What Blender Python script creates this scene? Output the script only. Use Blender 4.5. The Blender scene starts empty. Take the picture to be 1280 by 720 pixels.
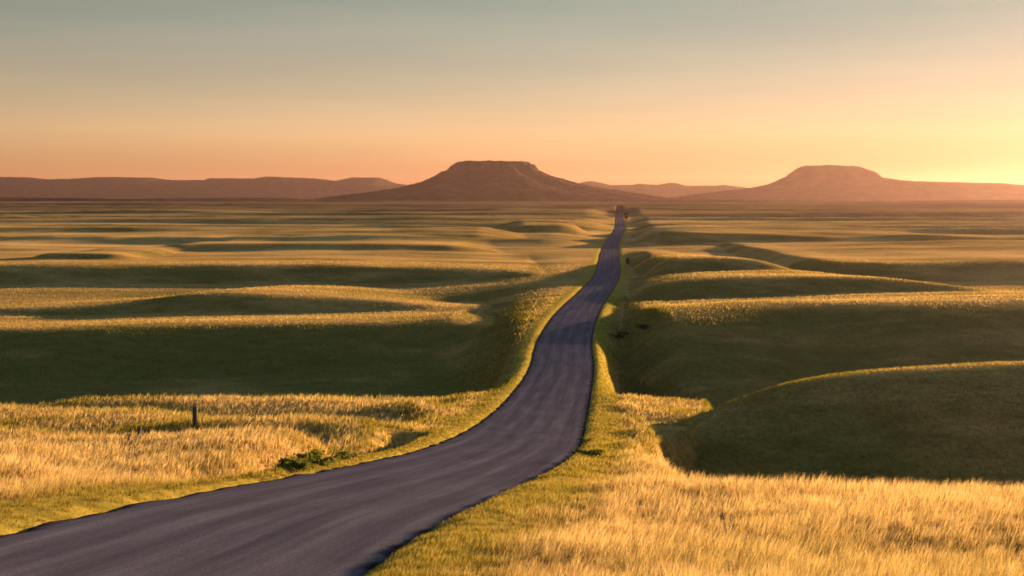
import bpy, math, random
import numpy as np

R = math.radians
rng = np.random.default_rng(11)
random.seed(11)
sc = bpy.context.scene
col = sc.collection

# ------------------------------------------------------------------ camera frame
CZ = 24.0                       # the eye stands 24 m above world zero
FPX, HX, HY = 1758.0, 640.0, 243.0   # focal length, centre column, horizon row (1280-wide picture)
SUN_AZ, SUN_EL = R(44.0), R(4.4)     # azimuth measured from +Y (view) towards +X


def ss(a, b, x):
    t = np.clip((np.asarray(x, float) - a) / (b - a), 0, 1)
    return t * t * (3 - 2 * t)


def pt(px, py, d):
    """world point seen at a picture position, d metres ahead"""
    return ((px - HX) / FPX * d, d, CZ - (py - HY) / FPX * d)


# ------------------------------------------------------------------ noise
_perm = rng.permutation(256)
_perm = np.concatenate([_perm, _perm, _perm])
_g = rng.uniform(0, 2 * math.pi, 256)
_gx, _gy = np.cos(_g), np.sin(_g)


def pnoise(x, y):
    xi = np.floor(x).astype(int); yi = np.floor(y).astype(int)
    xf = x - xi; yf = y - yi
    xi &= 255; yi &= 255
    u = xf * xf * xf * (xf * (xf * 6 - 15) + 10)
    v = yf * yf * yf * (yf * (yf * 6 - 15) + 10)

    def g(ix, iy, fx, fy):
        h = _perm[_perm[ix & 255] + (iy & 255)]
        return _gx[h] * fx + _gy[h] * fy
    a = g(xi, yi, xf, yf); b = g(xi + 1, yi, xf - 1, yf)
    c = g(xi, yi + 1, xf, yf - 1); d = g(xi + 1, yi + 1, xf - 1, yf - 1)
    return ((a + u * (b - a)) * (1 - v) + (c + u * (d - c)) * v) * 1.5


def fbm(x, y, o=3, lac=2.0, gain=0.5):
    s, a, t = 0, 1.0, 0
    for k in range(o):
        s = s + a * pnoise(x + 17.3 * k, y - 9.1 * k); t += a
        x = x * lac; y = y * lac; a *= gain
    return s / t


# ------------------------------------------------------------------ mesh helpers
def make_mesh(name, V, faces, smooth=True):
    """faces: list of int arrays (n,3) or (n,4)"""
    me = bpy.data.meshes.new(name)
    V = np.asarray(V, np.float32)
    me.vertices.add(len(V)); me.vertices.foreach_set('co', V.ravel())
    loops, starts, totals, s0 = [], [], [], 0
    for F in faces:
        F = np.asarray(F, np.int32)
        if len(F) == 0:
            continue
        k = F.shape[1]
        loops.append(F.ravel()); starts.append(s0 + np.arange(len(F)) * k); totals.append(np.full(len(F), k))
        s0 += len(F) * k
    L = np.concatenate(loops); S = np.concatenate(starts); T = np.concatenate(totals)
    me.loops.add(len(L)); me.loops.foreach_set('vertex_index', L.astype(np.int32))
    me.polygons.add(len(S)); me.polygons.foreach_set('loop_start', S.astype(np.int32))
    me.polygons.foreach_set('loop_total', T.astype(np.int32))
    me.polygons.foreach_set('use_smooth', np.full(len(S), smooth, dtype=bool))
    me.update(calc_edges=True)
    return me


def attr(me, name, vals):
    a = me.attributes.new(name, 'FLOAT', 'POINT')
    a.data.foreach_set('value', np.asarray(vals, np.float32))


def link(name, me, mat, parent=None, **props):
    o = bpy.data.objects.new(name, me)
    if mat: me.materials.append(mat)
    col.objects.link(o)
    if parent: o.parent = parent
    for k, v in props.items():
        o[k] = v
    return o


def thing(name, label, cat, loc, group=None):
    o = bpy.data.objects.new(name, None); col.objects.link(o)
    o.location = loc; o['label'] = label; o['category'] = cat
    if group: o['group'] = group
    o.empty_display_size = 0.2
    return o


def grid_faces(nr, nc, wrap=False):
    i = np.arange(nr - 1)[:, None]; j = np.arange(nc if wrap else nc - 1)[None, :]
    j2 = (j + 1) % nc
    a = i * nc + j; b = i * nc + j2; c = (i + 1) * nc + j2; d = (i + 1) * nc + j
    return np.stack([a, b, c, d], -1).reshape(-1, 4)


# ------------------------------------------------------------------ the road in plan and profile
RD = np.array([-60, -20, 0, 12, 23, 33, 40, 53, 78, 110, 148, 183, 215, 256, 300, 350, 440, 640, 800, 1080, 1560, 1750, 1900, 2300], float)
RX = np.array([-14, -11, -9.2, -7.8, -6.9, -5.8, -4.8, -3.0, -.6, 1.5, 4.0, 6.4, 8.0, 11.2, 15.2, 20.5, 29.5, 44.2, 57.2, 82.2, 118.5, 133, 145, 175], float)
RZ = np.array([-.6, -1.2, -2.6, -4.5, -6.3, -7.6, -8.6, -10.5, -14.1, -18.0, -21.2, -22.6, -22.5, -22.7, -23.6, -24.4, -25.6, -26.6, -26.8, -26.8, -25.6, -25.6, -27.5, -29], float)


def pchip(xs, ys):
    h = np.diff(xs); dl = np.diff(ys) / h
    m = np.zeros_like(ys)
    m[1:-1] = np.where(dl[:-1] * dl[1:] > 0, (dl[:-1] + dl[1:]) / 2, (dl[:-1] + dl[1:]) / 4)
    m[0], m[-1] = dl[0], dl[-1]

    def f(x):
        x = np.clip(np.asarray(x, float), xs[0], xs[-1])
        k = np.clip(np.searchsorted(xs, x) - 1, 0, len(xs) - 2)
        t = (x - xs[k]) / h[k]
        t2, t3 = t * t, t * t * t
        return (2 * t3 - 3 * t2 + 1) * ys[k] + (t3 - 2 * t2 + t) * h[k] * m[k] + (3 * t2 - 2 * t3) * ys[k + 1] + (t3 - t2) * h[k] * m[k + 1]
    return f


road_x = pchip(RD, RX)
road_z0 = pchip(RD, RZ)
HALF = 4.05


def road_z(y):
    return CZ + road_z0(y)


# ------------------------------------------------------------------ ridges: crest polyline + run/drop in front and behind
def crest(pts):
    """pts: (px, py, d) -> interpolators of crest distance and height by world x"""
    W = np.array([pt(*p) for p in pts])
    W = W[np.argsort(W[:, 0])]
    return pchip(W[:, 0], W[:, 1]), pchip(W[:, 0], W[:, 2]), W[0, 0], W[-1, 0]


RIDGES = []


def ridge(pts, front, fdrop, back, bdrop, endl=None, endr=None, wob=0.0, sh=1.0):
    fy, fz, x0, x1 = crest(pts)
    RIDGES.append((fy, fz, x0, x1, front, fdrop, back, bdrop, endl, endr, wob, sh))


# right of the road, near to far
ridge([(800, 556, 110), (850, 533, 112), (900, 514, 115), (950, 495, 118), (1000, 479, 120), (1100, 466, 121), (1280, 456, 123), (1500, 452, 125), (1900, 452, 128)],
      40, 8.4, 30, 8.0, endl=(5, 3.0), wob=.30, sh=.78)
ridge([(770, 402, 236), (830, 389, 240), (900, 385, 242), (1000, 381, 245), (1150, 376, 246), (1280, 372, 248), (1500, 370, 250), (2000, 372, 260)],
      62, 10.5, 55, 3.2, endl=(9, 4), wob=.5)
ridge([(770, 372, 330), (840, 356, 335), (960, 346, 338), (1080, 346, 338), (1180, 356, 330), (1290, 372, 318), (1500, 380, 315)],
      40, 7.5, 60, 2.2, endl=(10, 3.5), wob=.5)
ridge([(800, 340, 420), (830, 327, 425), (880, 321, 430), (940, 324, 428), (1010, 337, 420), (1060, 345, 415)],
      34, 6, 60, 2.0, endl=(9, 3), endr=(25, 3), wob=.5)
ridge([(985, 338, 470), (1010, 329, 480), (1120, 327, 485), (1280, 325, 490), (1600, 322, 500), (2000, 324, 510)],
      45, 6, 80, 1.4, endl=(20, 3), wob=.5)
# left of the road, near to far
ridge([(-700, 408, 262), (-250, 409, 262), (0, 410, 262), (150, 408, 264), (300, 406, 266), (450, 402, 268), (560, 400, 270), (640, 402, 268)],
      46, 9.0, 50, 2.4, endr=(12, 4), wob=.6)
ridge([(-500, 396, 318), (0, 384, 330), (170, 377, 335), (240, 368, 338), (300, 364, 340), (380, 366, 340), (470, 374, 336), (560, 384, 328), (640, 390, 320)],
      36, 5.5, 50, 2.2, endr=(9, 2.5), wob=.5)
ridge([(-500, 334, 470), (0, 331, 472), (150, 331, 474), (300, 330, 476), (420, 330, 476), (540, 333, 470), (650, 337, 462), (700, 339, 458)],
      52, 7.2, 70, 1.4, endr=(10, 3), wob=.6)
ridge([(20, 322, 540), (70, 317, 545), (120, 317, 545), (190, 321, 540)], 26, 4, 50, 1.4, endl=(10, 3), endr=(16, 3))
ridge([(150, 312, 640), (300, 310, 650), (480, 309, 650), (640, 313, 640)], 50, 5, 80, 1.4, endl=(30, 3), endr=(30, 3), wob=.5)
ridge([(-300, 300, 800), (0, 300, 800), (200, 299, 800), (420, 297, 810), (600, 296, 815), (680, 299, 800)], 80, 7, 100, 1.4, endr=(40, 4), wob=.6)
ridge([(600, 289, 930), (660, 286, 950), (720, 287, 950), (745, 290, 930)], 60, 5, 100, 1.4, endl=(30, 4), endr=(14, 4))
ridge([(800, 299, 760), (850, 294, 780), (1000, 293, 790), (1200, 296, 780), (1500, 296, 780)], 70, 6, 90, 1.4, endl=(14, 4), wob=.6)


def ridge_heights(x, y):
    out = []
    for fy, fz, x0, x1, fr, fd, bk, bd, endl, endr, wob, sh in RIDGES:
        yc = fy(x); zc = fz(x)
        if wob:
            yc = yc + 7 * wob * pnoise(x / 31 + fr, y / 60 + 3) * (fr / 40)
            zc = zc + wob * 0.55 * pnoise(x / 47 + fd, y / 90)
        u = yc - y
        a = np.clip(u / fr, 0, None); b = np.clip(-u / bk, 0, None)
        fa = np.where(a < 1, np.clip(a, 0, 1) ** (2 * sh) * (3 - 2 * np.clip(a, 0, 1) ** sh), 1 + 1.2 * (a - 1))
        fb = np.where(b < 1, b * b * (3 - 2 * b), 1 + 1.2 * (b - 1))
        z = CZ + (zc - CZ) - fd * fa - bd * fb
        if endl:
            z = z - endl[1] * 1.4 * np.clip((x0 + endl[0] - x) / endl[0], 0, 6) ** 1.6
        else:
            z = z - .06 * np.clip(x0 - x, 0, None)
        if endr:
            z = z - endr[1] * 1.4 * np.clip((x - x1 + endr[0]) / endr[0], 0, 6) ** 1.6
        else:
            z = z - .06 * np.clip(x - x1, 0, None)
        out.append(z)
    return out


def smax(a, b, k):
    h = np.clip(.5 + .5 * (a - b) / k, 0, 1)
    return b + (a - b) * h + k * h * (1 - h)


DITCH = np.array([(-30, 40), (-17, 48), (-12.2, 53.5), (-9.6, 62), (-8.3, 76), (-7.0, 96)], float)


def ditch_field(x, y):
    best = np.full(np.shape(x), 1e9)
    for (ax, ay), (bx, by) in zip(DITCH[:-1], DITCH[1:]):
        vx, vy = bx - ax, by - ay
        t = np.clip(((x - ax) * vx + (y - ay) * vy) / (vx * vx + vy * vy), 0, 1)
        best = np.minimum(best, np.hypot(x - ax - t * vx, y - ay - t * vy))
    return best * (1 + .25 * pnoise(x / 4.1, y / 4.1)) * (1 + ss(74, 100, y))


def terrain(x, y):
    x = np.asarray(x, float); y = np.asarray(y, float)
    xc = road_x(y); zr = road_z(y)
    s = x - xc
    rd = np.hypot(x, y)
    ang = np.degrees(np.arctan2(x, np.maximum(y, .01)))
    # the hill the eye stands on, falling away on both sides
    hill = CZ + road_z0(np.clip(y, -60, 200))
    hill = hill + .45 * fbm(x / 19, y / 15, 2) * ss(14, 30, rd) + .1 * fbm(x / 4.5 + 5, y / 4, 2)
    far_valley = CZ + np.interp(y, [0, 60, 75, 140, 170, 200, 300, 420, 700, 1500, 3000, 14000],
                                [-14, -20, -21, -25, -30.5, -31.5, -30, -28.5, -28.5, -27.5, -25, -27])
    far_valley = far_valley + 2.6 * (1 - ss(12, 62, np.abs(s))) * ss(195, 260, y) * (1 - ss(520, 700, y))
    # crest beyond which the near hill drops
    yl = 141 + 3.0 * pnoise(x / 17, 3.3) + np.interp(x, [-60, -42, -20, 0], [-6, -4, 1, 6])
    yr = 41.5 + np.interp(x, [3, 8, 14, 40], [6, 1, 0, -1.5]) + 1.0 * pnoise(x / 9, 1.7)
    dropl = 9.5 * ss(0, 34, y - yl) + .25 * np.clip(y - yl - 20, 0, None)
    dropr = 9.5 * ss(0, 26, y - yr) + .14 * np.clip(y - yr - 20, 0, None)
    left = hill - dropl
    right = hill - dropr - .0
    left = left - .07 * np.clip(s - 5, 0, 20) * ss(95, 112, y)
    m0 = np.interp(y, [0, 98, 114, 150, 170], [7.5, 7.5, 15, 17, 13])
    mr = ss(0, 6.0, s - m0 + 1.2 * pnoise(y / 21, 7.7))
    base = left * (1 - mr) + right * mr
    # gentle hummocks on the left meadow
    lm = ss(-7, -12, s) * ss(46, 60, y) * (1 - ss(128, 150, y))
    base = base + lm * (1.1 * np.sin((y + .55 * x) / 4.6 + 1.6 * pnoise(x / 13, y / 22)) * (.6 + .5 * pnoise(x / 18 + 4, y / 18)))
    dt = ditch_field(x, y)
    base = base - 2.6 * np.exp(-(dt / 2.3) ** 2)
    # bench on the right of the road between the two hills: low steps
    bm = ss(5, 8, s) * (1 - ss(24, 34, s)) * ss(55, 70, y) * (1 - ss(120, 150, y))
    base = base + bm * .35 * np.sin(y / 3.1 + .3 * x)
    z = smax(base, far_valley, 2.0)
    for r in ridge_heights(x, y):
        z = smax(z, r, .8)
    # rolling swells of the far plain
    amp = ss(480, 800, y)
    sw = 0
    for k, (lx, ly, A) in enumerate([(900, 125, 3.2), (480, 60, 1.1), (1900, 330, 4.5)]):
        n = pnoise(x / lx + 31 * k + .15 * y / ly, y / ly + 7 * k)
        sw = sw + A * (1 - 2 * np.abs(n)) * (1 if k != 2 else ss(900, 1600, y))
    z = z + amp * sw * 1.15 * (1 - .6 * ss(2400, 4000, y))
    z = z + amp * 10 * ss(2200, 3300, rd) * (1 - ss(3300, 5200, rd)) * .3
    # small unevenness everywhere
    z = z + ss(120, 260, y) * .30 * fbm(x / 60, y / 40, 2)
    # wide swells outside the view and behind
    out = ss(24, 45, np.abs(ang)) * ss(60, 200, rd)
    z = z + out * 3 * fbm(x / 160, y / 160, 2)
    # the road corridor: cut or fill to the road's own level
    wl = np.interp(y, [0, 40, 130, 160, 215, 275, 450, 900], [5, 7, 9, 14, 22, 34, 36, 40])
    wr = np.interp(y, [0, 40, 60, 100, 160, 260, 500, 900], [7, 7, 8, 8.5, 10, 12, 16, 26])
    far = 1 - ss(1800, 2100, y)
    nse = 1.4 * pnoise(y / 17, 2.2 + np.sign(s) * 5)
    cl = ss(wl + nse, 4.7, -s) * (s < 0); cr = ss(wr + nse, 4.7, s) * (s >= 0)
    c = (cl + cr) * far
    inside = ss(HALF + .45, HALF - .1, np.abs(s)) * (y < 2250)
    verge = zr + .18 * ss(4.2, 5.2, np.abs(s)) + .07 * pnoise(x / 1.7, y / 1.7)
    z = z * (1 - c) + verge * c
    z = z * (1 - inside) + (zr - .22) * inside
    return z


# ------------------------------------------------------------------ materials
def new_mat(name):
    m = bpy.data.materials.new(name); m.use_nodes = True
    nt = m.node_tree; nt.nodes.clear()
    return m, nt, nt.nodes, nt.links


def N(nd, t, **kw):
    n = nd.new(t)
    for k, v in kw.items():
        setattr(n, k, v)
    return n


def noise(nd, lk, vec, scale, detail=4, rough=.55, stretch=None):
    if stretch:
        mp = N(nd, 'ShaderNodeMapping'); mp.inputs['Scale'].default_value = stretch
        lk.new(vec, mp.inputs['Vector']); vec = mp.outputs['Vector']
    n = N(nd, 'ShaderNodeTexNoise'); n.inputs['Scale'].default_value = scale
    n.inputs['Detail'].default_value = detail; n.inputs['Roughness'].default_value = rough
    lk.new(vec, n.inputs['Vector'])
    return n.outputs['Fac']


def ramp(nd, lk, fac, stops):
    r = N(nd, 'ShaderNodeValToRGB')
    while len(r.color_ramp.elements) < len(stops):
        r.color_ramp.elements.new(.5)
    for e, (p, c) in zip(r.color_ramp.elements, stops):
        e.position = p; e.color = (*c, 1) if len(c) == 3 else c
    lk.new(fac, r.inputs['Fac'])
    return r.outputs['Color']


def mixc(nd, lk, fac, a, b, mode='MIX'):
    m = N(nd, 'ShaderNodeMix', data_type='RGBA', blend_type=mode)
    if isinstance(fac, (int, float)): m.inputs[0].default_value = fac
    else: lk.new(fac, m.inputs[0])
    for s, v in ((6, a), (7, b)):
        if isinstance(v, tuple): m.inputs[s].default_value = (*v, 1)
        else: lk.new(v, m.inputs[s])
    return m.outputs[2]


def mat_ground():
    m, nt, nd, lk = new_mat('prairie')
    geo = N(nd, 'ShaderNodeNewGeometry')
    pos = geo.outputs['Position']
    gold = N(nd, 'ShaderNodeAttribute', attribute_name='gold').outputs['Fac']
    verge = N(nd, 'ShaderNodeAttribute', attribute_name='verge').outputs['Fac']
    big = noise(nd, lk, pos, .011, 5, .6, (.35, 1, 1))
    med = noise(nd, lk, pos, .12, 5, .6, (.45, 1, 1))
    fine = noise(nd, lk, pos, 1.9, 4, .65)
    a = N(nd, 'ShaderNodeMath', operation='MULTIPLY_ADD'); lk.new(big, a.inputs[0]); a.inputs[1].default_value = .55; lk.new(gold, a.inputs[2])
    b = N(nd, 'ShaderNodeMath', operation='MULTIPLY_ADD'); lk.new(med, b.inputs[0]); b.inputs[1].default_value = .50; a2_ = N(nd, 'ShaderNodeMath', operation='SUBTRACT'); lk.new(a.outputs[0], a2_.inputs[0]); a2_.inputs[1].default_value = .075
    lk.new(a2_.outputs[0], b.inputs[2])
    c = ramp(nd, lk, b.outputs[0], [(.2, (.118, .112, .029)), (.45, (.138, .118, .034)), (.60, (.29, .187, .068)), (.85, (.50, .318, .135))])
    c = mixc(nd, lk, verge, c, (.29, .23, .046))
    clump = noise(nd, lk, pos, .42, 6, .7, (.6, 1, 1))
    fc = N(nd, 'ShaderNodeMath', operation='ADD'); lk.new(fine, fc.inputs[0]); lk.new(clump, fc.inputs[1])
    fh = N(nd, 'ShaderNodeMath', operation='MULTIPLY'); lk.new(fc.outputs[0], fh.inputs[0]); fh.inputs[1].default_value = .5
    c = mixc(nd, lk, N(nd, 'ShaderNodeAttribute', attribute_name='scrub').outputs['Fac'], c, (.086, .064, .046))
    v = ramp(nd, lk, fh.outputs[0], [(.34, (.50, .53, .42)), (.66, (1.4, 1.35, 1.3))])
    c = mixc(nd, lk, 1.0, c, v, 'MULTIPLY')
    p = N(nd, 'ShaderNodeBsdfPrincipled'); lk.new(c, p.inputs['Base Color'])
    p.inputs['Roughness'].default_value = 1.0; p.inputs['Specular IOR Level'].default_value = 0.0
    # a nap of fine stalks: the soft rim that a field of grass shows at grazing angles
    p.inputs['Sheen Weight'].default_value = .16; p.inputs['Sheen Roughness'].default_value = .55
    lk.new(mixc(nd, lk, .8, (.7, .52, .25), c), p.inputs['Sheen Tint'])
    o = N(nd, 'ShaderNodeOutputMaterial'); lk.new(p.outputs[0], o.inputs['Surface'])
    return m


def mat_blades():
    m, nt, nd, lk = new_mat('grass_blades')
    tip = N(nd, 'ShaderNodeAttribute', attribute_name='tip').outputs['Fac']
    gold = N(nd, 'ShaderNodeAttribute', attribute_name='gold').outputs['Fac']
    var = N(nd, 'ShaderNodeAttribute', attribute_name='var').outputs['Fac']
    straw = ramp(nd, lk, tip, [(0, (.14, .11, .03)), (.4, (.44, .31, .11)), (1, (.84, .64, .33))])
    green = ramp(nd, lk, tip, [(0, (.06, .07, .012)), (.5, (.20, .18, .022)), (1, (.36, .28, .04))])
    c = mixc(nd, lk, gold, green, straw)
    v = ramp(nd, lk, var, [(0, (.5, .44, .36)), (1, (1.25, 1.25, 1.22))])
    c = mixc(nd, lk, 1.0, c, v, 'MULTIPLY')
    d = N(nd, 'ShaderNodeBsdfDiffuse'); lk.new(c, d.inputs['Color'])
    t = N(nd, 'ShaderNodeBsdfTranslucent'); lk.new(c, t.inputs['Color'])
    mx = N(nd, 'ShaderNodeMixShader'); mx.inputs[0].default_value = .5
    lk.new(d.outputs[0], mx.inputs[1]); lk.new(t.outputs[0], mx.inputs[2])
    o = N(nd, 'ShaderNodeOutputMaterial'); lk.new(mx.outputs[0], o.inputs['Surface'])
    return m


def mat_road():
    m, nt, nd, lk = new_mat('worn_asphalt')
    uv = N(nd, 'ShaderNodeAttribute', attribute_name='across').outputs['Fac']
    geo = N(nd, 'ShaderNodeNewGeometry'); pos = geo.outputs['Position']
    al = N(nd, 'ShaderNodeAttribute', attribute_name='along').outputs['Fac']
    cx = N(nd, 'ShaderNodeCombineXYZ'); lk.new(uv, cx.inputs['X']); lk.new(al, cx.inputs['Y'])
    streak = noise(nd, lk, cx.outputs[0], 1.0, 6, .65, (2.2, .05, 1))
    blot = noise(nd, lk, cx.outputs[0], .5, 5, .6, (1, .25, 1))
    grain = noise(nd, lk, pos, 22, 3, .7)
    wheel = N(nd, 'ShaderNodeMath', operation='SINE')
    wm = N(nd, 'ShaderNodeMath', operation='MULTIPLY'); lk.new(uv, wm.inputs[0]); wm.inputs[1].default_value = 3.6
    lk.new(wm.outputs[0], wheel.inputs[0])
    wf = N(nd, 'ShaderNodeMath', operation='MULTIPLY_ADD'); lk.new(wheel.outputs[0], wf.inputs[0]); wf.inputs[1].default_value = .085
    lk.new(streak, wf.inputs[2])
    c = ramp(nd, lk, wf.outputs[0], [(.3, (.098, .088, .118)), (.5, (.128, .115, .150)), (.72, (.178, .162, .200))])
    c2 = ramp(nd, lk, blot, [(.3, (.78, .78, .8)), (.7, (1.12, 1.1, 1.1))])
    c = mixc(nd, lk, 1.0, c, c2, 'MULTIPLY')
    c3 = ramp(nd, lk, grain, [(.3, (.55, .55, .55)), (.7, (1.4, 1.4, 1.4))])
    c = mixc(nd, lk, 1.0, c, c3, 'MULTIPLY')
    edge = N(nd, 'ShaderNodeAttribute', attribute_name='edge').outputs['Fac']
    c = mixc(nd, lk, edge, c, (.022, .018, .016))  # dark margin: shoulder dirt plus verge-grass shade painted in
    p = N(nd, 'ShaderNodeBsdfDiffuse'); lk.new(c, p.inputs['Color']); p.inputs['Roughness'].default_value = .6
    bp = N(nd, 'ShaderNodeBump'); bp.inputs['Strength'].default_value = .35; bp.inputs['Distance'].default_value = .01
    lk.new(grain, bp.inputs['Height']); lk.new(bp.outputs[0], p.inputs['Normal'])
    o = N(nd, 'ShaderNodeOutputMaterial'); lk.new(p.outputs[0], o.inputs['Surface'])
    return m


def mat_rock():
    m, nt, nd, lk = new_mat('mesa_slopes')
    geo = N(nd, 'ShaderNodeNewGeometry'); pos = geo.outputs['Position']
    n1 = noise(nd, lk, pos, .02, 6, .6, (1, 1, .4)); n2 = noise(nd, lk, pos, .09, 5, .6, (.3, .3, 2.5))
    c = ramp(nd, lk, n1, [(.3, (.042, .034, .027)), (.55, (.072, .053, .043)), (.75, (.108, .076, .060))])
    c2 = ramp(nd, lk, n2, [(.3, (.75, .72, .7)), (.7, (1.15, 1.12, 1.1))])
    c = mixc(nd, lk, 1.0, c, c2, 'MULTIPLY')
    d = N(nd, 'ShaderNodeBsdfDiffuse'); lk.new(c, d.inputs['Color'])
    o = N(nd, 'ShaderNodeOutputMaterial'); lk.new(d.outputs[0], o.inputs['Surface'])
    return m


def mat_leaf(name, dark, light):
    m, nt, nd, lk = new_mat(name)
    var = N(nd, 'ShaderNodeAttribute', attribute_name='var').outputs['Fac']
    c = ramp(nd, lk, var, [(0, dark), (1, light)])
    d = N(nd, 'ShaderNodeBsdfDiffuse'); lk.new(c, d.inputs['Color'])
    t = N(nd, 'ShaderNodeBsdfTranslucent'); lk.new(c, t.inputs['Color'])
    mx = N(nd, 'ShaderNodeMixShader'); mx.inputs[0].default_value = .35
    lk.new(d.outputs[0], mx.inputs[1]); lk.new(t.outputs[0], mx.inputs[2])
    o = N(nd, 'ShaderNodeOutputMaterial'); lk.new(mx.outputs[0], o.inputs['Surface'])
    return m


def mat_wood():
    m, nt, nd, lk = new_mat('weathered_wood')
    tc = N(nd, 'ShaderNodeTexCoord')
    n1 = noise(nd, lk, tc.outputs['Object'], 14, 5, .6, (1, 1, .08))
    c = ramp(nd, lk, n1, [(.3, (.025, .022, .018)), (.7, (.085, .075, .062))])
    p = N(nd, 'ShaderNodeBsdfPrincipled'); lk.new(c, p.inputs['Base Color']); p.inputs['Roughness'].default_value = .9
    bp = N(nd, 'ShaderNodeBump'); bp.inputs['Strength'].default_value = .6; bp.inputs['Distance'].default_value = .01
    lk.new(n1, bp.inputs['Height']); lk.new(bp.outputs[0], p.inputs['Normal'])
    o = N(nd, 'ShaderNodeOutputMaterial'); lk.new(p.outputs[0], o.inputs['Surface'])
    return m


M_ground, M_blade, M_road, M_rock, M_wood = mat_ground(), mat_blades(), mat_road(), mat_rock(), mat_wood()
M_green = mat_leaf('shrub_green', (.05, .07, .012), (.22, .22, .035))
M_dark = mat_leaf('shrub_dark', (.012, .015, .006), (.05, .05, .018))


# ------------------------------------------------------------------ grass colour, slope shade included (shared by ground and blades)
def gold_of(x, y):
    s = x - road_x(y)
    g = .05 + .30 * fbm(x / 60, y / 30, 3)
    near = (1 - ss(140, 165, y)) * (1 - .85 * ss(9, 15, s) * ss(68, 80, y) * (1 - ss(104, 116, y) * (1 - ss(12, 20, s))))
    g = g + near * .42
    # dry flats, greener banks and hollows, painting in the slopes' lit and shaded tones
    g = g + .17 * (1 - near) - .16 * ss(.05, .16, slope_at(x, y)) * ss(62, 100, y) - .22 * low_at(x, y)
    g = g + .2 * ss(.1, .5, pnoise(x / 400 + 3, y / 70)) * ss(400, 600, y)
    return np.clip(g, -.3, 1)


def verge_of(x, y):
    s = np.abs(x - road_x(y)) + .9 * pnoise(x / 3.0, y / 5.0)
    w = np.interp(y, [0, 60, 120, 300, 900], [6.5, 7.5, 7.5, 7, 6.5])
    return (1 - ss(w - 1.4, w + 1.2, s)) * (y < 1900)


# ------------------------------------------------------------------ the ground: one sheet to the horizon
fa = np.linspace(-27, 27, 660)
side = 27 + (180 - 27) * (np.linspace(0, 1, 70)[1:] ** 1.6)
angs = np.radians(np.concatenate([-side[::-1][1:], fa, side]))
rows = np.concatenate([[.4, 2, 4, 6, 8, 10], np.geomspace(12, 480, 640), np.geomspace(480, 13000, 420)[1:]])
A, D = np.meshgrid(angs, rows)
GX = D * np.sin(A); GY = D * np.cos(A)
GZ = terrain(GX, GY)
V = np.stack([GX, GY, GZ], -1).reshape(-1, 3)
F = grid_faces(len(rows), len(angs), wrap=True)
V = np.vstack([V, [[0, 0, float(terrain(0., 0.))]]])
nc = len(angs)
tri = np.stack([np.full(nc, len(V) - 1), (np.arange(nc) + 1) % nc, np.arange(nc)], -1)
F = F[:, ::-1]
ga = np.gradient(GZ, angs, axis=1) / D; gd = np.gradient(GZ, rows, axis=0)
SLOPE = np.hypot(ga, gd)


def slope_at(x, y):
    i = np.clip(np.searchsorted(rows, np.hypot(x, y)), 0, len(rows) - 1); j = np.clip(np.searchsorted(angs, np.arctan2(x, y)), 0, len(angs) - 1)
    return SLOPE[i, j]


def low_at(x, y):
    i = np.clip(np.searchsorted(rows, np.hypot(x, y)), 0, len(rows) - 1); j = np.clip(np.searchsorted(angs, np.arctan2(x, y)), 0, len(angs) - 1)
    return ss(-27.5, -29.5, GZ[i, j] - CZ) * (1 - ss(330, 450, y))  # hollows, greened to darken the shaded valley floor


me = make_mesh('ground', V, [F, tri])
attr(me, 'gold', gold_of(V[:, 0], V[:, 1])); attr(me, 'verge', verge_of(V[:, 0], V[:, 1]))
attr(me, 'scrub', ss(1000, 2300, V[:, 1] + 500 * fbm(V[:, 0] / 900, V[:, 1] / 300, 3)))
link('ground', me, M_ground, kind='structure')

# ------------------------------------------------------------------ the road: a crowned strip on its bed
ys = np.concatenate([np.arange(-40, 300, .5), np.arange(300, 900, 2), np.arange(900, 2260, 6)])
tx = np.gradient(road_x(ys), ys)
nx, ny = 1 / np.hypot(1, tx), -tx / np.hypot(1, tx)
sec = np.array([-4.5, -4.25, -4.0, -3.7, -2.6, -1.3, 0, 1.3, 2.6, 3.7, 4.0, 4.25, 4.5])
P, AC, AL, ED = [], [], [], []
for k, t in enumerate(sec):
    e = .28 * pnoise(ys / 2.3, np.full_like(ys, 3.0 + np.sign(t) * 9)) + .2 * pnoise(ys / .9, np.full_like(ys, 8.0 + np.sign(t) * 5))
    w = t + (e * np.sign(t) if abs(t) > 3.8 else 0)
    zz = road_z(ys) + .07 * (1 - (t / 4.2) ** 2) if abs(t) < 4.1 else road_z(ys) + (-.01 if abs(t) < 4.4 else -.22)
    zz = zz + .012 * pnoise(ys / 6, np.full_like(ys, t))
    P.append(np.stack([road_x(ys) + nx * w, ys + ny * w, zz], -1))
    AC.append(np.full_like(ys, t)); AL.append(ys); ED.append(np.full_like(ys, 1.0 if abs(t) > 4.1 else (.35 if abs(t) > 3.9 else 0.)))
V = np.stack(P, 1).reshape(-1, 3)
me = make_mesh('road', V, [grid_faces(len(ys), len(sec))])
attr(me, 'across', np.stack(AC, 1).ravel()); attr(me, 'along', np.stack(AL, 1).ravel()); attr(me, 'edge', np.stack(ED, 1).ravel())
link('road', me, M_road, kind='structure')


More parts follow.
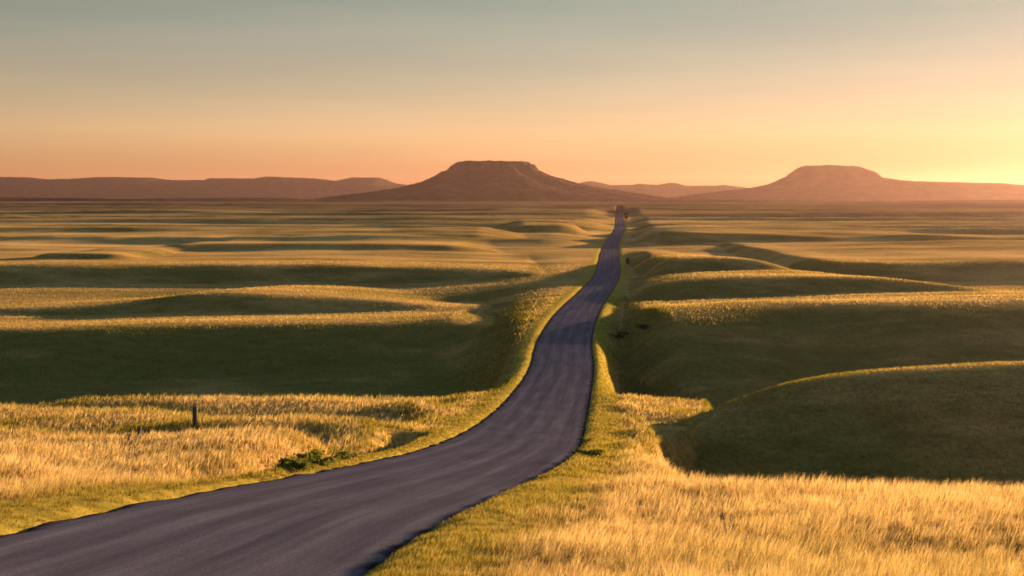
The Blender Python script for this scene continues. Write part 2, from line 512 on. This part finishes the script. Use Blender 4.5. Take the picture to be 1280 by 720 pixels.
# ------------------------------------------------------------------ mesas and far hills
def hill_patch(name, d, cx_px, half_px, depth, prof, seed, base_py=258, plateau=None, label=None, nx_=260, ny_=110, gul=1.0):
    """a hill with real depth: profile by distance from its own axis, gullied slopes"""
    k = d / FPX
    cx = (cx_px - HX) * k
    X, Y = np.meshgrid(np.linspace(cx - half_px * k, cx + half_px * k, nx_), np.linspace(d - depth, d + depth, ny_))
    u = (X - cx) / k
    v = (Y - d) / depth * (half_px * .62)
    th = np.arctan2(v, u)
    r = np.hypot(u, v)
    wob = 1 + .09 * gul * pnoise(np.cos(th) * 3.1 + seed, np.sin(th) * 3.1) + .05 * gul * pnoise(np.cos(th) * 9 + seed, np.sin(th) * 9)
    pl = np.array(prof, float)
    rr = r * np.where(r > 30, wob, 1 + (wob - 1) * .6)
    sl = np.array([p for p in pl if p[0] <= 0]); sr = np.array([p for p in pl if p[0] >= 0])
    wr = .5 + .5 * np.cos(th)
    yl = np.interp(rr, -sl[::-1, 0], sl[::-1, 1]); yr_ = np.interp(rr, sr[:, 0], sr[:, 1])
    w = ss(.25, .75, wr)
    yy = yl * (1 - w) + yr_ * w
    H = (HY - yy) * k
    H = H + k * gul * 2.0 * fbm(X / (9 * k) + seed, Y / (40 * k), 4) * ss(8, 40, r) * np.clip((HY + 8 - yy) / 30, 0, 1) \
        + k * .8 * fbm(X / (5 * k) + seed, Y / (30 * k), 3)
    if plateau is not None:
        py = np.interp(u, *plateau)
        ph = (HY - py) * k - (np.abs(Y - d) / depth) ** 2 * 25 * k + k * .8 * fbm(X / (12 * k) + seed, Y / (60 * k), 3)
        H = smax(H, ph, 4 * k)
    edge = np.minimum(np.minimum(X - X.min(), X.max() - X), np.minimum(Y - Y.min(), Y.max() - Y))
    f = ss(0, 30 * k, edge)
    Z = CZ + H * f + (1 - f) * (HY - base_py - 6) * k
    o = link(name, make_mesh(name, np.stack([X, Y, Z], -1).reshape(-1, 3), [grid_faces(ny_, nx_)]), M_rock, kind='structure')
    if label: o['label'] = label
    return o


hill_patch('mesa_hill', 4600, 618, 290, 620,
           [(-280, 256), (-200, 246), (-150, 240), (-118, 235), (-90, 228), (-74, 221), (-63, 214.5), (-57, 213), (-52, 207.5), (-47, 203.5), (-43, 202), (0, 202),
            (42, 202.5), (46, 206), (51, 207), (54, 212.5), (60, 215.5), (72, 220.5), (95, 227), (118, 233), (150, 238), (200, 246), (280, 256)], 3.3,
           label='flat-topped hill with a short dark cliff band, rising behind the road')
hill_patch('mesa_hill', 5900, 1042, 460, 760,
           [(-300, 257), (-190, 246), (-130, 238), (-100, 235), (-78, 230), (-60, 222), (-50, 214), (-42, 209), (-34, 207), (0, 206.5), (30, 208), (42, 212), (50, 215),
            (60, 222), (80, 226), (150, 236), (300, 256)], 8.1,
           plateau=([-300, -120, 60, 90, 200, 240, 300, 460], [262, 250, 226, 226.5, 229, 232, 235, 240]),
           label='flat-topped hill with a long lower shelf, in the orange sun haze')


def range_patch(name, d, x0, x1, prof, depth, seed):
    k = d / FPX
    X, Y = np.meshgrid((np.linspace(x0, x1, 420) - HX) * k, np.linspace(d - depth, d + depth, 60))
    px = X / k + HX
    a = np.array(prof, float)
    crest_ = (HY - np.interp(px, a[:, 0], a[:, 1])) * k
    v = (Y - d) / depth
    H = crest_ * np.clip(1 - np.abs(v) ** 1.3, -1, 1) + k * 1.6 * fbm(px / 14 + seed, v * 5, 4) * (1 - .7 * np.exp(-(v / .12) ** 2)) - 16 * k * np.abs(v) ** 2
    link(name, make_mesh(name, np.stack([X, Y, CZ + H], -1).reshape(-1, 3), [grid_faces(60, 420)]), M_rock, kind='structure')


range_patch('far_hills', 9300, -520, 620,
            [(-520, 228), (-200, 224), (0, 221), (35, 221.5), (60, 224), (85, 223.5), (130, 221), (190, 222), (215, 225), (255, 225), (262, 222.5), (318, 223), (332, 220.5), (395, 223),
             (420, 226), (440, 221.5), (475, 222), (495, 229), (540, 236), (620, 246)], 900, 1.1)
range_patch('foothills', 3700, -900, 2200,
            [(-900, 250), (-300, 247.5), (0, 247), (160, 249), (300, 247.5), (430, 250), (560, 251.5), (700, 253), (800, 251.5), (905, 250), (1000, 251.5), (1120, 252.5), (1250, 250.5), (1400, 251), (2200, 249)], 620, 9.4)
range_patch('far_hills', 8900, 650, 1020,
            [(650, 246), (700, 236), (722, 229), (738, 226), (750, 228), (762, 231), (790, 231), (800, 229.5), (822, 231), (836, 228.5), (846, 229), (858, 232), (890, 232), (905, 231), (930, 234), (1020, 246)], 800, 5.5)


# ------------------------------------------------------------------ grass blades (uncountable: one object)
def blades(n_try, d0, d1, a0, a1, h0, w0, mask_keep, seed):
    r = np.random.default_rng(seed)
    d = np.exp(r.uniform(math.log(d0), math.log(d1), n_try)); a = np.radians(r.uniform(a0, a1, n_try))
    x, y = d * np.sin(a), d * np.cos(a)
    # gather blades into tussocks: two slanted nets of uneven cells
    pick = r.random(n_try) < .5
    cell = np.where(pick, .47, .81)
    ca, sa = np.where(pick, .80, .46), np.where(pick, .60, -.888)
    xr_, yr_ = x * ca + y * sa, y * ca - x * sa
    cx_, cy_ = np.floor(xr_ / cell), np.floor(yr_ / cell)
    ci, cj = cx_.astype(int), cy_.astype(int)
    k1 = _perm[_perm[ci & 255] + (cj & 255)]
    k2 = _perm[_perm[(ci + 91) & 255] + ((cj * 3 + 17) & 255)]
    hx, hy = k1 / 255.0, k2 / 255.0
    u_, v_ = (cx_ + hx) * cell, (cy_ + hy) * cell
    tx_, ty_ = u_ * ca - v_ * sa, v_ * ca + u_ * sa
    pull = r.uniform(-.1, .7, n_try)
    x, y = x + (tx_ - x) * pull, y + (ty_ - y) * pull
    s = x - road_x(y)
    keep = mask_keep(x, y, s, r)
    x, y, d, s, hx = x[keep], y[keep], d[keep], s[keep], hx[keep]
    n = len(x)
    vg = verge_of(x, y)
    z = terrain(x, y) - .03
    patch = fbm(x / 7.0 + 9, y / 4.0, 3)
    h = h0 * (.55 + .6 * hx) * r.uniform(.6, 1.25, n) * (1 + .55 * patch) * (1 - .62 * vg)
    near_edge = ss(HALF - .2, HALF + 1.3, np.abs(s))
    h *= .35 + .65 * near_edge
    w = w0 * (.7 + .6 * r.random(n)) * np.clip(d / 24, .8, 45) ** .9
    az = r.uniform(0, 2 * math.pi, n)
    lean = np.abs(r.normal(0, .30, n)) + .05
    wind = .22 + .15 * pnoise(x / 6, y / 6)
    lx = np.cos(az) * lean + wind; ly = np.sin(az) * lean
    fx, fy = np.cos(az + 1.5 + r.normal(0, .6, n)), np.sin(az + 1.5 + r.normal(0, .6, n))
    B = np.stack([x, y, z], -1); W = np.stack([fx, fy, np.zeros(n)], -1) * w[:, None]
    M1 = B + np.stack([lx * .32 * h, ly * .32 * h, .58 * h], -1)
    T = B + np.stack([lx * .95 * h, ly * .95 * h, h * (1 - .18 * (lx * lx + ly * ly))], -1)
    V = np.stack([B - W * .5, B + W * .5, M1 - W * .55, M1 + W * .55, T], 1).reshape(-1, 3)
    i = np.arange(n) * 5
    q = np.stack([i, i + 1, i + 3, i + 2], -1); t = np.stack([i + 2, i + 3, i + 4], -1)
    steep = ss(.08, .18, slope_at(x, y)) * ss(66, 90, y) * (np.abs(s) > 8)  # steep faces: blades greened to deepen their shade
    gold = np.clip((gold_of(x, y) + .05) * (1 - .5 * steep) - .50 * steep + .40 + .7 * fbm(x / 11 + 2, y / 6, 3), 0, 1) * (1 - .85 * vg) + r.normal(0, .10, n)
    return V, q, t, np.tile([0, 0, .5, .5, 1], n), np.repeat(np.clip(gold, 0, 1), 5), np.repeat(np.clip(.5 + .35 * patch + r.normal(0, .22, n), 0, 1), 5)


def keep_near(x, y, s, r):
    ok = np.abs(s) > HALF + .12 + .40 * pnoise(x / 1.1, y / 1.6) - .35 * (r.random(len(x)) < .12)
    bare = ditch_field(x, y) < 1.5
    thin = r.random(len(x)) < np.where(bare, .35, 1.0)
    # only what stands this side of the near crests
    vis = (s < 9) | (y < 62)
    return ok & thin & vis & (y < 172)


def keep_bank(x, y, s, r):
    return (np.abs(s) > HALF + .15 + .4 * pnoise(x / 1.1, y / 1.6)) & (np.abs(s) < 14 + 4 * r.random(len(x)))


def keep_hill(x, y, s, r):
    return (s > 8) & (y > 74) & (y < 150)


def keep_field(x, y, s, r):
    vis = np.where(s < 0, y > 200, y > 172)
    return (np.abs(s) > HALF + .4) & vis & (r.random(len(x)) < .35 + .65 * ss(.25, .6, gold_of(x, y) + .2))


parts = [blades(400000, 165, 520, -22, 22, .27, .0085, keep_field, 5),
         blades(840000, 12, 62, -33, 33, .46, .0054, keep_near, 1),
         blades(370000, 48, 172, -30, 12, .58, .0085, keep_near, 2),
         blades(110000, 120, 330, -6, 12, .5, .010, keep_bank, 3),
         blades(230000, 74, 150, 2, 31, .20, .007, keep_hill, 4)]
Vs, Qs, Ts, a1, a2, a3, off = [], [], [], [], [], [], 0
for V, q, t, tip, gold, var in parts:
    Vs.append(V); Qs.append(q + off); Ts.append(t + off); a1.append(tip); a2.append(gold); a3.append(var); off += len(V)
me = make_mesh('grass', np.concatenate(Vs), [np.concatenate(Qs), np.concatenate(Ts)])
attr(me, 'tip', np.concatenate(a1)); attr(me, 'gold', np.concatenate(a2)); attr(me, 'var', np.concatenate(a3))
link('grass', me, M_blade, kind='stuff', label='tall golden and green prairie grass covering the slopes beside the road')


# ------------------------------------------------------------------ shrubs
def tube(P, r0, r1, k=6):
    P = np.array(P, float); n = len(P)
    th = np.linspace(0, 2 * math.pi, k, endpoint=False)
    V = []
    for i in range(n):
        t = P[min(i + 1, n - 1)] - P[max(i - 1, 0)]; t /= np.linalg.norm(t)
        a = np.cross(t, [0.3, .9, .1]); a /= np.linalg.norm(a); b = np.cross(t, a)
        rr = r0 + (r1 - r0) * i / (n - 1)
        V.append(P[i] + rr * (np.cos(th)[:, None] * a + np.sin(th)[:, None] * b))
    return np.vstack(V), grid_faces(n, k, wrap=True)


def shrub_parts(w, h, leaf, nleaf, seed):
    r = np.random.default_rng(seed)
    tips, SV, SF, off = [], [], [], 0
    for k in range(7):
        a = r.uniform(0, 6.28); o = r.uniform(.1, .5) * w; top = h * r.uniform(.55, .95)
        P = [(0.04 * w * math.cos(a), .04 * w * math.sin(a), -.15), (.45 * o * math.cos(a), .45 * o * math.sin(a), .5 * top), (o * math.cos(a), o * math.sin(a), top)]
        v, f = tube(P, .022 * max(h, .7), .006 * max(h, .7)); SV.append(v); SF.append(f + off); off += len(v)
        tips.append(P[2]); tips.append(P[1])
    stem_me = make_mesh('stem', np.vstack(SV), [np.vstack(SF)])
    tips = np.array(tips)
    c = tips[r.integers(0, len(tips), nleaf)]
    sc_ = r.normal(0, 1, (nleaf, 3)); sc_ /= np.linalg.norm(sc_, axis=1)[:, None]
    p = c + sc_ * np.abs(r.normal(.5, .45, nleaf))[:, None] * np.array([.22 * w, .22 * w, .26 * h])
    p[:, 2] = np.clip(p[:, 2], .03, None)
    a = r.normal(0, 1, (nleaf, 3)); a /= np.linalg.norm(a, axis=1)[:, None]
    b = np.cross(a, r.normal(0, 1, (nleaf, 3))); b /= np.linalg.norm(b, axis=1)[:, None]
    l = leaf * r.uniform(.6, 1.3, nleaf)[:, None]
    V = np.stack([p - a * l, p + b * l * .45, p + a * l, p - b * l * .45], 1).reshape(-1, 3)
    i = np.arange(nleaf) * 4
    leaf_me = make_mesh('foliage', V, [np.stack([i, i + 1, i + 2, i + 3], -1)], smooth=False)
    attr(leaf_me, 'var', np.repeat(r.random(nleaf), 4))
    return stem_me, leaf_me


def ground_at(px, py, d0, d1):
    """where the sight line through a picture position meets the ground"""
    ds = np.linspace(d0, d1, 4000)
    x = (px - HX) / FPX * ds; z = CZ - (py - HY) / FPX * ds
    below = np.where(z <= terrain(x, ds))[0]
    k = below[0] if len(below) else len(ds) - 1
    return float(x[k]), float(ds[k]), float(terrain(x[k], ds[k]))


SHRUBS = [  # px, py of its foot, range to search, width, height, dark?, label
    (398, 583, 40, 100, 2.0, 1.5, 0, 'round green shrub on the ditch bank, middle one of the green roadside clump'),
    (428, 577, 40, 110, 1.8, 1.7, 0, 'tallest bright green shrub, at the end of the roadside clump toward the bend'),
    (372, 587, 40, 100, 1.3, 1.0, 0, 'lowest green shrub at the end of the green roadside clump nearer the fence post'),
    (716, 574, 50, 110, .9, .8, 0, 'little green bush at the road edge where the near grass slope begins'),
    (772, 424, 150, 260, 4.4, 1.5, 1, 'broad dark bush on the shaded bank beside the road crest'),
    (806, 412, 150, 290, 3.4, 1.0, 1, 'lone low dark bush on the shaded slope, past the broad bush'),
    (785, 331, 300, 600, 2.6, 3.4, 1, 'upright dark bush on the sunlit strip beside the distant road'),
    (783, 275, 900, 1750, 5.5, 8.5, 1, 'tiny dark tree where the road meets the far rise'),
]
for k, (px, py, d0, d1, w, h, dk, lab) in enumerate(SHRUBS):
    p = ground_at(px, py, d0, d1)
    if px == 716:
        p = (float(road_x(p[1])) + 5.5, p[1], 0); p = (p[0], p[1], float(terrain(p[0], p[1])))
    t = thing('shrub' if px != 783 or py != 275 else 'bushy_tree', lab, 'shrub' if px != 783 or py != 275 else 'tree', p, 'shrubs along the roadside' if py != 275 else None)
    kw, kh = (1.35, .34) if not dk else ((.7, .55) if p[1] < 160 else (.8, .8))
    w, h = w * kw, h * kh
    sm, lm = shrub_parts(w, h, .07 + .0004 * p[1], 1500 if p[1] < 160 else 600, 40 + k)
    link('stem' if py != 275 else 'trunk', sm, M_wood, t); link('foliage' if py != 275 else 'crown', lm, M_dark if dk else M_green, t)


# ------------------------------------------------------------------ one dry weed in the near grass
p = ground_at(910, 690, 20, 50)
wd = thing('dry_weed', 'small dark dry weed sticking out of the pale grass at the lower edge', 'weed', p)
r_ = np.random.default_rng(5)
SV, SF, HV, HF, o1, o2 = [], [], [], [], 0, 0
for k in range(9):
    a = r_.uniform(0, 6.28); l = r_.uniform(.45, .80); o = r_.uniform(.05, .2)
    P = [(0, 0, -.05), (.3 * o * math.cos(a), .3 * o * math.sin(a), .5 * l), (o * math.cos(a), o * math.sin(a), l)]
    v, f = tube(P, .006, .003, 5); SV.append(v); SF.append(f + o1); o1 += len(v)
    HV, HF, o2 = [], [], 0
    for q in range(5):
        b = np.array(P[2]) - np.array([0, 0, q * .022]); off_ = r_.normal(0, .012, 3)
        v, f = tube([b + off_, b + off_ + (0.006, .004, .016), b + off_ + (.010, .006, .034)], .010, .003, 5); HV.append(v); HF.append(f + o2); o2 += len(v)
    link('seed_head', make_mesh('seed_head', np.vstack(HV), [np.vstack(HF)]), M_wood, wd)
link('stalks', make_mesh('stalks', np.vstack(SV), [np.vstack(SF)]), M_wood, wd)

# ------------------------------------------------------------------ posts
def post_mesh(h, r, seed, tilt):
    rr = np.random.default_rng(seed)
    zs = np.concatenate([[-.35], np.linspace(0, h - .05, 8), [h - .02, h]])
    th = np.linspace(0, 2 * math.pi, 12, endpoint=False)
    V = []
    for i, z in enumerate(zs):
        q = r * (1.12 - .14 * z / h) * (.80 if i == len(zs) - 1 else 1)
        V.append(np.stack([q * np.cos(th) * (1 + .08 * np.sin(3 * th + 1)) + tilt * z, q * np.sin(th) + .01 * math.sin(3 * z), np.full(12, z) + .012 * np.cos(th)], -1))
    V = np.vstack(V + [[[tilt * h, 0, h + .012]]])
    n = len(zs)
    top = np.stack([np.full(12, n * 12), (n - 1) * 12 + np.arange(12), (n - 1) * 12 + (np.arange(12) + 1) % 12], -1)
    return make_mesh('post_body', V, [grid_faces(n, 12, wrap=True), top], smooth=True)


def ring(z, r, tilt):
    th = np.linspace(0, 2 * math.pi, 17)
    P = np.stack([r * np.cos(th) + tilt * z, r * np.sin(th), z + .01 * np.sin(th)], -1)
    v, f = tube(P, .006, .006, 5)
    return make_mesh('wire_band', v, [f])


p = ground_at(243.5, 537, 70, 140)
fp = thing('fence_post', 'tall dark wooden post standing alone in the golden meadow', 'post', p)
hp = 29 / FPX * p[1]
link('shaft', post_mesh(hp, .165, 1, .01), M_wood, fp)
link('wire_band', ring(hp * .82, .175, .01), M_wood, fp); link('wire_band', ring(hp * .55, .18, .01), M_wood, fp)
for px, py, h, r_, lab in [(173, 553, .62, .10, 'short leaning post stump at the upper end of the pale grass streak'),
                           (181, 551, .42, .09, 'lowest broken stump, beside the leaning stump on the side of the tall post'),
                           (160, 555, .30, .17, 'squat grey wooden block, beside the leaning stump on the side away from the tall post')]:
    p = ground_at(px, py, 60, 130)
    s_ = thing('wooden_stump', lab, 'post', (p[0], p[1], p[2] + .25), 'stumps of an old fence')
    link('shaft', post_mesh(h, r_, int(px), .12), M_wood, s_)

# ------------------------------------------------------------------ air
bm_v = np.array([(x, y, z) for z in (-60, 190) for y in (-13400, 13400) for x in (-13400, 13400)], float)
bf = np.array([(0, 1, 3, 2), (4, 6, 7, 5), (0, 4, 5, 1), (2, 3, 7, 6), (0, 2, 6, 4), (1, 5, 7, 3)])
bf = np.array([(0, 2, 3, 1), (4, 5, 7, 6), (0, 1, 5, 4), (2, 6, 7, 3), (0, 4, 6, 2), (1, 3, 7, 5)])
m, nt, nd, lk = new_mat('haze')
pv = N(nd, 'ShaderNodeVolumePrincipled')
pv.inputs['Color'].default_value = (1.0, .64, .60, 1); pv.inputs['Density'].default_value = 2.0e-5; pv.inputs['Anisotropy'].default_value = .74
o_ = N(nd, 'ShaderNodeOutputMaterial'); lk.new(pv.outputs[0], o_.inputs['Volume'])
link('haze', make_mesh('haze', bm_v, [bf], smooth=False), m, kind='stuff')

# ------------------------------------------------------------------ sky and sun
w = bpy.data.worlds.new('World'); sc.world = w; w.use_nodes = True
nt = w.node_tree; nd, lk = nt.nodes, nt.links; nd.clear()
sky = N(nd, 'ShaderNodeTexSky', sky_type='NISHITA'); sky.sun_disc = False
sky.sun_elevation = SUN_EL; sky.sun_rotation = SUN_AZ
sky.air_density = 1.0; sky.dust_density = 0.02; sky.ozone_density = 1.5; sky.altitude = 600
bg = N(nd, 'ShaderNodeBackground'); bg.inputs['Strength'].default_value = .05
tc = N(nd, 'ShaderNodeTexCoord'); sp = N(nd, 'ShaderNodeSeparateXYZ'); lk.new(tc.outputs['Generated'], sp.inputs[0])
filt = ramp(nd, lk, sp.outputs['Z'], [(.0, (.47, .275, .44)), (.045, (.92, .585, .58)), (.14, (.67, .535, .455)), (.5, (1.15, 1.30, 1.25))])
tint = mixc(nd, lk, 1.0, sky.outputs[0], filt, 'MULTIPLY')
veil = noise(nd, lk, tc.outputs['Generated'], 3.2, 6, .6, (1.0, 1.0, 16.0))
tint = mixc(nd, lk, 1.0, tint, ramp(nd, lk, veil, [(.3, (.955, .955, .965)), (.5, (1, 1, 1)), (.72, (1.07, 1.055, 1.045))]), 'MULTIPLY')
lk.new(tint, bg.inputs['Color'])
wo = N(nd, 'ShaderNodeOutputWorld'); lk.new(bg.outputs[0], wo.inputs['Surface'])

ld = bpy.data.lights.new('sun', 'SUN'); ld.energy = 5.0; ld.angle = R(.6); ld.color = (1.0, .61, .285)
sun = bpy.data.objects.new('sun', ld); col.objects.link(sun)
from mathutils import Vector
dirv = Vector((math.sin(SUN_AZ) * math.cos(SUN_EL), math.cos(SUN_AZ) * math.cos(SUN_EL), math.sin(SUN_EL)))
sun.rotation_euler = dirv.to_track_quat('Z', 'Y').to_euler(); sun.location = (60, 20, 80)

# ------------------------------------------------------------------ camera
cd = bpy.data.cameras.new('camera'); cam = bpy.data.objects.new('camera', cd); col.objects.link(cam)
cam.location = (0, 0, CZ); cam.rotation_euler = (R(90), 0, 0)
cd.sensor_width = 36; cd.lens = 36 * FPX / 1280; cd.shift_y = -(360 - HY) / 1280
cd.clip_start = .1; cd.clip_end = 60000
sc.camera = cam

vs = sc.view_settings
vs.view_transform = 'Standard'; vs.look = 'None'; vs.exposure = 2.1; vs.gamma = 1; vs.use_curve_mapping = False
sc.render.engine = 'CYCLES'
sc.cycles.use_denoising = True
sc.cycles.max_bounces = 5; sc.cycles.diffuse_bounces = 3; sc.cycles.transmission_bounces = 4; sc.cycles.volume_bounces = 0
sc.cycles.filter_width = 1.8
